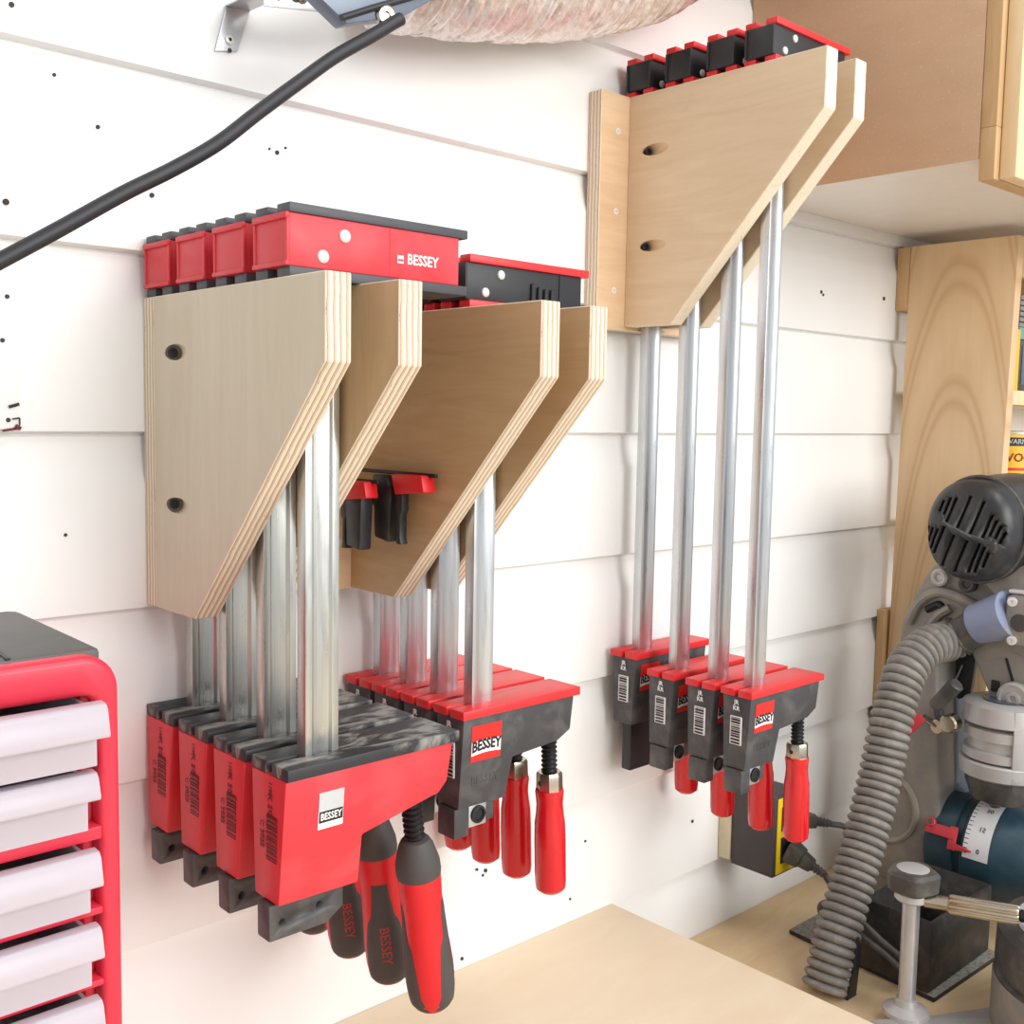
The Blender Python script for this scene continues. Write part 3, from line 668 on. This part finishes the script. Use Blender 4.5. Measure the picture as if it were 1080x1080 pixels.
# white board with hooks at the left edge of the photograph
t = thing('white_board', 'thin white board on the wall at the picture edge with small dark hooks', 'board', (.15, 0, .02)); o = -Vector(t.location)
b = B(); b.box(.02, .2587, -.003, -.0006, .03, .137, .0006); b.obj('board', m_paper, t, o)
for x, z in ((.2522, .120), (.2485, .0904), (.2510, .0365)):
    b = B(); b.lathe([(.0016, 0), (.0014, .001)], (x, -.003, z), (0, -1, 0), 12); b.obj('pin', m_black, t, o)
b = B(); b.cyl((.2515, -.004, .0455), (.2580, -.004, .0475), .0011, n=8); b.cyl((.2535, -.0038, .0372), (.2583, -.0038, .0380), .0005, n=8); b.cyl((.2583, -.0038, .0380), (.2583, -.0038, .033), .0005, n=8); b.obj('hook', m_black, t, o)
b = B(); b.cyl((.247, -.0035, .0292), (.2575, -.0035, .031), .0009, n=8); b.cyl((.2563, -.004, .0305), (.2578, -.004, .0325), .0022, n=8); b.obj('wire_end', m_dred, t, o)

# ------------------------------------------------------------------ outlet box on the wall
def outlet_box():
    t = thing('outlet_box', 'charcoal outlet box with yellow front face, low on the wall behind red handles', 'outlet box', (1.112, 0, -.5)); o = -Vector(t.location)
    b = B(); b.box(1.0865, 1.1385, -.0785, -.017, -.5025, -.402, .002); b.obj('box_body', m_boxblk, t, o)
    b = B(); b.box(1.0925, 1.1375, -.0797, -.0782, -.4995, -.406, .001); b.obj('front_plate', m_yel, t, o)
    b = B(); b.box(1.0835, 1.14, -.017, -.0006, -.498, -.402, .001); b.obj('mounting_block', m_cream, t, o)
    b = B(); b.box(1.1000, 1.1290, -.0812, -.0796, -.487, -.455, .001); b.box(1.1000, 1.1290, -.0812, -.0796, -.447, -.417, .001); b.obj('socket', m_black, t, o)
outlet_box()
def plug(label, p, d, cord):
    d = Vector(d).normalized(); p = Vector(p)
    t = thing('power_plug', label, 'plug', p); o = -p
    q = Vector((0, 0, 1)); s = d.cross(q).normalized(); u = s.cross(d)
    def ring(c, w, h): return [c-s*w-u*h, c+s*w-u*h, c+s*w+u*h, c-s*w+u*h]
    b = B(); b.hexa(ring(p, .0125, .0135)+ring(p+d*.02, .010, .0105), .0025); b.hexa(ring(p+d*.019, .0085, .009)+ring(p+d*.034, .0068, .007), .002); b.obj('plug_body', m_dkgrey, t, o)
    b = B(); b.sweep([p+d*(.033+.001*i) for i in range(19)], lambda i: (.0058-.00008*i)*(1+.14*math.sin(2*PI*i/4.5)), 12); b.obj('strain_relief', m_dkgrey, t, o)
    b = B(); b.sweep(spline([p+d*.050]+[Vector(c) for c in cord], 10), .0036, 10); b.obj('cord', m_dkgrey, t, o)
plug('grey power plug in the yellow outlet box front, just below the red handles', (1.1145, -.0812, -.472), (.18, -.8, -.36), [(1.128, -.1385, -.515), (1.116, -.130, -.535), (1.104, -.1350, -.520), (1.1045, -.151, -.512), (1.105, -.1817, -.5200), (1.105, -.2116, -.5348), (1.107, -.2348, -.5457), (1.112, -.2484, -.5570)])
plug('upper grey power plug beside the hose, cord running behind it', (1.1145, -.0812, -.432), (.75, -.62, -.16), [(1.185, -.118, -.455), (1.19, -.108, -.50), (1.16, -.125, -.535), (1.118, -.15, -.528), (1.1, -.185, -.534), (1.1, -.2208, -.5465), (1.104, -.2400, -.5600)])

# ------------------------------------------------------------------ dust hose
P = [(1.3002, -0.182, -0.2222), (1.2569, -0.172, -0.2277), (1.2153, -0.168, -0.2528), (1.1826, -0.17, -0.3056), (1.16, -0.172, -0.3633), (1.1315, -0.175, -0.4182), (1.0975, -0.177, -0.4757), (1.0644, -0.179, -0.5315), (1.0405, -0.18, -0.5835)]
t = thing('dust_hose', 'ribbed grey dust hose curving down from the saw to the bench', 'hose', (1.0315, -.18, -.588)); o = -Vector(t.location)
P = [(1.3080, -.205, -.2030)]+P
pts = resample(spline(P, 30), .0013)
i0 = 14
b = B(); b.sweep(pts[i0:], lambda i: 0.0218*(1+.15*(abs(math.cos(PI*i/8.0))**.55*2-1)), 30); b.obj('ribbed_tube', m_hose, t, o)
b = B(); b.cyl((1.3035, -.186, -.2205), (1.3070, -.2155, -.1985), .0215, .0225, 30, .001); b.sweep([pts[i0+2], pts[i0+3], pts[i0+4]], .0262, 24); b.obj('hose_connector', m_dkgrey, t, o)
b = B(); b.prism([(-.005, -.5875), (.0135, -.5875), (.021, -.535), (.013, -.52), (.006, -.555)], 'y', -.0015, .0015, .0005)
b.move(Vector((1.0535, -.2035, 0))); b.obj('end_guard', m_blk, t, o)

# ------------------------------------------------------------------ mat and bin on the saw bench
b = B(); b.prism([(1.1346, -.0745), (1.1177, -.2695), (1.276, -.274), (1.285, -.0745)], 'z', -.5878, -.582, .001)
for f in b.bm.faces: f.material_index = 0 if f.normal.z > .9 else 1
tag(b.obj('bench_mat', [m_mat, m_rubber]), 'dusty speckled mat with black rim on the saw bench', 'mat')
t = thing('dust_bin', 'black open plastic bin standing on the speckled mat', 'bin', (1.19, -.22, -.582)); o = -Vector(t.location)
b = B(); b.box(1.119, 1.272, -.262, -.178, -.5818, -.500, .003); bo = b.obj('bin_body', m_binblk, t, o)
c = B(); c.box(1.122, 1.269, -.259, -.181, -.577, -.49); bool_cut(bo, c)
b = B(); b.cyl((1.121, -.228, -.568), (1.127, -.247, -.572), .008, n=14, bev=.001); b.obj('corner_latch', m_dkgrey, t, o)

# ------------------------------------------------------------------ miter saw
def saw():
    t = thing('miter_saw', 'grey and dark teal miter saw with slotted black motor cap', 'miter saw', (1.32, -.25, -.588)); o = -Vector(t.location)
    mk = lambda b, n, m, p=t, **k: b.obj(n, m, p, o if p is t else None, **k)
    # base and turntable
    b = B(); b.prism([(1.012, -.249), (1.06, -.284), (1.2, -.357), (1.40, -.30), (1.42, -.1), (1.452, -.1), (1.452, -.62), (1.12, -.64), (.985, -.46)], 'z', -.5878, -.574, .004); mk(b, 'base', m_sawgrey2)
    b = B(); b.lathe([(.1, 0), (.104, .004), (.104, .06), (.1, .063), (.1, .066), (.104, .069), (.103, .108), (.098, .114), (.088, .116)], (1.150, -.430, -.574), n=56); tb = mk(b, 'turntable', m_dkgrey)
    b = B(); b.lathe([(.087, .1155), (.084, .1185), (.001, .1185)], (1.150, -.430, -.574), n=48); mk(b, 'table_insert', m_sawgrey2, tb)
    b = B(); b.lathe([(.1046, .0045), (.1056, .008), (.1056, .055), (.1046, .059)], (1.150, -.430, -.574), n=56, cap=False); mk(b, 'turntable_skirt', m_sawgrey, tb)
    # rear column
    col = [(-.112, -.262), (-.135, -.2537), (-.165, -.2431), (-.1798, -.4712), (-.1767, -.5279), (-.1333, -.5552), (-.0999, -.5537), (-.072, -.5154), (-.085, -.42)]
    b = B(); b.prism(col, 'x', 1.3, 1.37, .006, seg=3); b.box(1.31, 1.42, -.17, -.06, -.5878, -.52, .004); cm = mk(b, 'rear_column', m_sawgrey)
    b = B(); b.sweep([(1.3, -.103+.046*math.cos(a), -.455+.046*math.sin(a)) for a in [math.radians(75+200*i/40) for i in range(41)]], .0045, 8); mk(b, 'raised_ring', m_sawgrey, cm)
    b = B(); b.prism([(-.164, -.262), (-.1728, -.3132), (-.1785, -.4169), (-.215, -.4373), (-.205, -.55), (-.17, -.55)], 'x', 1.345, 1.40, .004); mk(b, 'column_web', m_tray)
    b = B(); b.prism([(-.1412, -.2511), (-.1927, -.2345), (-.1861, -.3007), (-.1434, -.3221)], 'x', 1.352, 1.362, .001); pl = mk(b, 'belt_cover', m_sawblk)
    b = B(); b.sweep(spline([(1.349, -.150, -.262), (1.348, -.163, -.290), (1.348, -.168, -.305)], 8), .0012, 6); b.sweep(spline([(1.349, -.176, -.262), (1.348, -.168, -.285), (1.348, -.158, -.31)], 8), .0012, 6); mk(b, 'guard_wire', m_zinc, pl)
    # upper guard, arm
    gp = [(-.1615, -.1266), (-.1371, -.1378), (-.116, -.1751), (-.0998, -.2151), (-.0956, -.2627), (-.1452, -.2639), (-.1754, -.2461), (-.1968, -.1943), (-.2303, -.1658), (-.2571, -.1413), (-.2553, -.1105)]
    b = B(); b.prism(gp, 'x', 1.333, 1.40, .004, seg=3); g = mk(b, 'upper_guard', m_sawgrey)
    arc = spline([(1.331, -.110, -.215), (1.329, -.122, -.188), (1.328, -.145, -.170), (1.328, -.172, -.171), (1.330, -.2, -.182)], 8)
    b = B(); b.sweep(arc, .0065, 10); mk(b, 'guard_rib', m_sawgrey, g)
    b = B(); b.sweep(spline([(1.331, -.132, -.225), (1.329, -.150, -.200), (1.330, -.165, -.188)], 6), .006, 8); mk(b, 'guard_rib', m_sawgrey, g)
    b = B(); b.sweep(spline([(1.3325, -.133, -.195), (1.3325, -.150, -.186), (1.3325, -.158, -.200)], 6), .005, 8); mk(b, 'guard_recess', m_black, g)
    for y, z in ((-.151, -.1500), (-.187, -.1540)):
        b = B(); b.lathe([(.011, 0), (.011, .010), (.0085, .012), (.006, .011), (.004, .008), (.0004, .008)], (1.334, y, z), (-1, 0, 0), 20); mk(b, 'screw_boss', m_sawgrey2 if y > -.17 else m_dkgrey, g)
    b = B(); b.prism([(-.1900, -.2174), (-.2436, -.2104), (-.285, -.2267), (-.290, -.2892), (-.2636, -.3041), (-.247, -.3089), (-.2326, -.2979)], 'x', 1.315, 1.36, .005, seg=3)
    ar = mk(b, 'pivot_arm', m_sawgrey)
    b = B(); b.lathe([(.020, 0), (.020, .008), (.0165, .0095), (.0150, .007), (.009, .007), (.008, .010), (.0045, .010), (.004, .007), (.0004, .007)], (1.314, -.2590, -.2820), (-1, 0, 0), 28); mk(b, 'pivot_boss', m_sawgrey2, ar)
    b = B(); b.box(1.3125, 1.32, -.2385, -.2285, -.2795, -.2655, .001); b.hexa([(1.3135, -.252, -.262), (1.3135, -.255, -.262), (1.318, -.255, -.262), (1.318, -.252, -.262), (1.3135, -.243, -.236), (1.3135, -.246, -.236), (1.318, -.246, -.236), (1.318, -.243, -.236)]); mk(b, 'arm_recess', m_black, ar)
    # gear case to the right of the port
    b = B(); b.prism([(-.212, -.1468), (-.2437, -.128), (-.2899, -.1075), (-.33, -.12), (-.33, -.2448), (-.2767, -.2348), (-.251, -.228), (-.2448, -.1802)], 'x', 1.312, 1.42, .004); b.box(1.286, 1.33, -.31, -.2515, -.214, -.1555, .004); gc = mk(b, 'gear_case', m_sawgrey)
    for y, z in ((-.2600, -.1620), (-.2620, -.2075)):
        b = B(); b.lathe([(.0055, 0), (.0055, .003), (.0025, .0034), (.002, .0018), (.0003, .0018)], (1.286, y, z), (-1, 0, 0), 14); mk(b, 'case_screw', m_rivet, gc)
    b = B(); b.box(1.300, 1.314, -.290, -.2485, -.1545, -.1500, .001); mk(b, 'case_clip', m_rivet, gc)
    b = B(); b.lathe([(.0015, 0), (.0105, 0), (.0105, .002), (.0015, .002)], (1.2865, -.2690, -.186), (-1, 0, 0), 18); mk(b, 'case_vent', m_dkgrey, gc)
    # motor with slotted cap
    def ringpts(ry, rz, x, n=48): return [(x, -.2084+ry*(abs(math.cos(2*PI*i/n))**.86)*(1 if math.cos(2*PI*i/n) > 0 else -1), -.0822+rz*(abs(math.sin(2*PI*i/n))**.86)*(1 if math.sin(2*PI*i/n) > 0 else -1)) for i in range(n)]
    def loft(b, secs, n=48):
        vs = []; fs = []
        for x, ry, rz in secs: vs += ringpts(ry, rz, x, n)
        for k in range(len(secs)-1):
            for i in range(n): fs.append((k*n+i, k*n+(i+1) % n, (k+1)*n+(i+1) % n, (k+1)*n+i))
        fs.append(list(range(n))); fs.append(list(range((len(secs)-1)*n, len(secs)*n)))
        b.verts(vs, fs); bmesh.ops.recalc_face_normals(b.bm, faces=b.bm.faces); return b
    b = loft(B(), [(1.288, .0525, .0600), (1.30, .0555, .0625), (1.32, .0575, .0640), (1.40, .062, .066), (1.448, .058, .062)]); mo = mk(b, 'motor_housing', m_sawblk)
    b = loft(B(), [(1.262, .034, .040), (1.2645, .0425, .049), (1.2705, .0490, .0560), (1.280, .0525, .0598), (1.2885, .0535, .0610)]); cap = mk(b, 'motor_cap', m_sawblk)
    c = B(); sl = math.radians(20)
    def slot(y, za, zb):
        # slots lean: higher end further from the viewer's left
        f = lambda z: -.2084+y-(z+.0822)*math.tan(sl)
        c.hexa([(1.255, f(za)-.0023, za), (1.2705+.014*min(1, abs(y)/.05)**2, f(za)-.0023, za), (1.2705+.014*min(1, abs(y)/.05)**2, f(za)+.0023, za), (1.255, f(za)+.0023, za),
                (1.255, f(zb)-.0023, zb), (1.2705+.014*min(1, abs(y)/.05)**2, f(zb)-.0023, zb), (1.2705+.014*min(1, abs(y)/.05)**2, f(zb)+.0023, zb), (1.255, f(zb)+.0023, zb)])
    for y, r in ((.010, ((-.0790, -.040), (-.127, -.0875))), (-.008, ((-.0850, -.045), (-.132, -.0925))), (.026, ((-.073, -.043), (-.112, -.078))), (.033, ((-.064, -.043), (-.107, -.080))), (.040, ((-.061, -.047), (-.1, -.081))),
                 (-.024, ((-.088, -.060), (-.131, -.0945))), (-.031, ((-.086, -.066), (-.130, -.098))), (-.038, ((-.088, -.072), (-.123, -.104))), (.0465, ((-.094, -.08),)), (-.0445, ((-.094, -.08),))):
        for za, zb in r: slot(y, za, zb)
    bool_cut(cap, c)
    for y, z in ((-.176, -.0755), (-.2415, -.0985)):
        b = B(); b.lathe([(.0065, 0), (.0065, .006), (.0042, .0066), (.0038, .001), (.0003, .001)], (1.2695, y, z), (-1, 0, 0), 18); mk(b, 'cap_screw_hole', m_dkgrey, cap)
    b = B(); b.sweep([(1.300, -.2084+.0565*math.cos(a), -.0822+.0635*math.sin(a)) for a in [2*PI*i/48 for i in range(49)]], .0028, 8, cap=False); mk(b, 'motor_rim', m_dkgrey, mo)
    # dust port
    b = B(); b.cyl((1.3, -.2535, -.1790), (1.3055, -.2100, -.1990), .0290, .0245, 32, .001); mk(b, 'dust_port', m_sawblue)
    # pivot housing
    cx, cy = 1.320, -.247
    b = B(); b.lathe([(.044, -.288), (.050, -.291), (.051, -.312), (.048, -.314)], (cx, cy, 0), n=48); b.lathe([(.050, -.359), (.0515, -.361), (.0505, -.377), (.046, -.380)], (cx, cy, 0), n=48); b.lathe([(.030, -.36), (.030, -.313)], (cx, cy, 0), n=32)
    n = 14; vs = []; fs = []
    pts = [(cx+r*math.cos(a), cy+r*math.sin(a)) for r, an in ((.051, [math.radians(-148+190*i/n) for i in range(n+1)]), (.028, [math.radians(42-190*i/n) for i in range(n+1)])) for a in an]
    b.prism(pts, 'z', -.3775, -.290, .001); b.box(1.315, 1.42, -.33, -.262, -.376, -.292, .006); ph = mk(b, 'pivot_housing', m_sawgrey2)
    b = B(); b.lathe([(.044, -.332), (.0470, -.331), (.0472, -.319), (.044, -.318)], (cx, cy, 0), n=40); b.lathe([(.046, -.357), (.0478, -.356), (.0478, -.346), (.046, -.345)], (cx, cy, 0), n=40); b.lathe([(.042, -.345), (.042, -.331)], (cx, cy, 0), n=40); mk(b, 'pivot_ring', m_sawgrey2, ph)
    b = B(); b.lathe([(.026, -.2882), (.028, -.2862), (.0005, -.2862)], (cx, cy, 0), n=24); mk(b, 'top_dial', m_tray, ph)
    b = B(); b.lathe([(.044, -.378), (.0435, -.392), (.037, -.409), (.030, -.412)], (cx, cy, 0), n=10); b.cyl((cx+.005, cy+.01, -.425), (cx+.005, cy+.01, -.41), .006, n=12); mk(b, 'pivot_cup', m_dkgrey, ph)
    # levers
    b = B(); b.hexa([(1.268, -.1352, -.340), (1.274, -.1352, -.340), (1.274, -.1482, -.3475), (1.268, -.1482, -.3475), (1.268, -.159, -.3142), (1.274, -.159, -.3142), (1.274, -.1691, -.3212), (1.268, -.1691, -.3212)], .0015); lv = mk(b, 'lock_lever', m_pink)
    b = B(); b.cyl((1.275, -.1640, -.3185), (1.275, -.182, -.327), .004, n=10); b.cyl((1.29, -.183, -.328), (1.272, -.183, -.327), .009, n=14, bev=.001); b.cyl((1.29, -.196, -.321), (1.272, -.196, -.321), .0115, n=16, bev=.002); mk(b, 'lever_link', m_nickel, lv)
    b = B(); b.cyl((1.275, -.1770, -.3035), (1.272, -.2055, -.2680), .0085, .0095, 18, .002); b.cyl((1.285, -.177, -.306), (1.285, -.184, -.33), .006, n=10); mk(b, 'clamp_lever', m_dkgrey)
    # bevel head
    bx, bz = 1.352, -.487
    b = B(); b.lathe([(.050, 0), (.060, .004), (.0625, .012), (.0628, .040), (.060, .0415)], (bx, -.160, bz), (0, -1, 0), 48); b.lathe([(.0585, .041), (.0585, .052)], (bx, -.160, bz), (0, -1, 0), 48)
    b.lathe([(.062, .051), (.0645, .054), (.0645, .088), (.062, .092), (.046, .150), (.030, .20), (.022, .24)], (bx, -.160, bz), (0, -1, 0), 48); bh = mk(b, 'bevel_head', m_sawteal)
    def band(b, r, y0, y1, a0, a1, mat=0, n=24):
        vs = []; fs = []
        for i in range(n+1):
            a = math.radians(a0+(a1-a0)*i/n)
            for y in (y0, y1): vs.append((bx+r*math.cos(a), y, bz+r*math.sin(a)))
        for i in range(n): fs.append((2*i, 2*i+1, 2*i+3, 2*i+2))
        b.verts(vs, fs, mat)
    b = B(); band(b, .0650, -.2475, -.2160, 78, 178); 
    for k, s in enumerate(('45', '30', '15', '0')):
        a0 = 96+24*k
        def wrap(x, y, z, a0=a0): a = math.radians(a0)+y/.065*1; return (bx+.0654*math.cos(a), -.2345-x, bz+.0654*math.sin(a))
        add_text(b, s, .0085, wrap, .0001, mat=1)
    for k in range(17):
        a = 92+5*k; band(b, .0654, -.2215, -.2165, a, a+.8, 1, 1)
    mk(b, 'bevel_scale', [m_white, m_black], bh)
    b = B(); r = .0665
    def P(y, a, rr=r): a = math.radians(a); return Vector((bx+rr*math.cos(a), y, bz+rr*math.sin(a)))
    for (ya, aa, yb, ab, yc, ac, yd, ad) in ((-.168, 152, -.168, 163, -.2045, 163, -.2045, 152), (-.1985, 150, -.1985, 172, -.2075, 174, -.2075, 150), (-.1985, 165, -.1985, 174, -.228, 170.5, -.228, 169)):
        lo = [P(ya, aa), P(yb, ab), P(yc, ac), P(yd, ad)]; hi = [P(ya, aa, r+.003), P(yb, ab, r+.003), P(yc, ac, r+.003), P(yd, ad, r+.003)]
        b.hexa(lo+hi, .0004)
    b.cyl(P(-.1735, 152), P(-.1735, 152, r+.0055), .006, n=14, bev=.001); mk(b, 'pointer', m_pink, bh)
    b = B(); b.cyl(P(-.1735, 152, r+.005), P(-.1735, 152, r+.0065), .0032, n=12); mk(b, 'pointer_screw', m_dkgrey, bh)
saw()

# hold-down clamp in front of the bin
t = thing('hold_down_clamp', 'hold-down clamp with pale round post, black knob and knurled crossbar', 'clamp', (1.0523, -.27, -.5738)); o = -Vector(t.location)
b = B(); b.lathe([(.024, -.5738), (.023, -.570), (.013, -.564), (.011, -.558)], (1.0523, -.27, 0), n=28); b.obj('post_foot', m_sawgrey2, t, o)
b = B(); b.cyl((1.0523, -.27, -.57), (1.0523, -.27, -.43), .0088, n=24); b.obj('post', m_zinc, t, o)
b = B(); b.cyl((1.0523, -.27, -.4505), (1.0523, -.27, -.4405), .0175, .0165, 22, .002); b.obj('collar', m_sawgrey2, t, o)
b = B(); n = 60
prof = [(.020, -.4405), (.0245, -.437), (.0255, -.421), (.022, -.4175), (.016, -.4165)]
vs = []; fs = []
for r, z in prof:
    for i in range(n):
        a = 2*PI*i/n; rr = r*(1+.07*math.cos(5*a)); vs.append((1.0523+rr*math.cos(a), -.27+rr*math.sin(a), z))
for k in range(len(prof)-1):
    for i in range(n): fs.append((k*n+i, k*n+(i+1) % n, (k+1)*n+(i+1) % n, (k+1)*n+i))
fs.append(list(range(n))[::-1]); fs.append(list(range((len(prof)-1)*n, len(prof)*n)))
b.verts(vs, fs); kn = b.obj('knob', m_dkgrey, t, o)
b = B(); b.lathe([(.0165, -.4166), (.0150, -.4158), (.001, -.4158)], (1.0523, -.27, 0), n=28); b.obj('knob_cap', m_sawgrey2, kn)
A = Vector((1.0535, -.283, -.4465)); E_ = Vector((1.080, -.372, -.4400)); d = (E_-A).normalized()
b = B(); b.cyl(A, A+d*.026, .0075, n=16, bev=.001); bar_ = b.obj('crossbar', m_nickel, t, o)
b = B(); vs = []; fs = []; n = 48; q = Vector((0, 0, 1)).rotation_difference(d); a0 = A+d*.024
for z, k in ((0, .9), (.002, 1), (.0635, 1), (.066, .9)):
    for i in range(n):
        r = .0092*k*(1+.05*(1 if i % 3 else -1)); vs.append(a0+q @ Vector((r*math.cos(2*PI*i/n), r*math.sin(2*PI*i/n), z)))
for k in range(3):
    for i in range(n): fs.append((k*n+i, k*n+(i+1) % n, (k+1)*n+(i+1) % n, (k+1)*n+i))
fs.append(list(range(n))[::-1]); fs.append(list(range(3*n, 4*n)))
b.verts(vs, fs); b.obj('knurled_grip', m_nickel, bar_)
b = B(); b.cyl(a0+d*.066, a0+d*.16, .0062, n=16, bev=.001); b.obj('threaded_rod', m_thread, bar_)
b = B(); b.sweep(spline([(1.55, -.14, -.40), (1.62, -.12, -.47), (1.70, -.1, -.50), (1.735, -.1, -.54), (1.76, -.12, -.583), (1.85, -.2, -.5845)], 10), .0035, 10); tag(b.obj('extension_wire', m_rubber), 'thin dark wire on the bench behind the saw', 'wire')
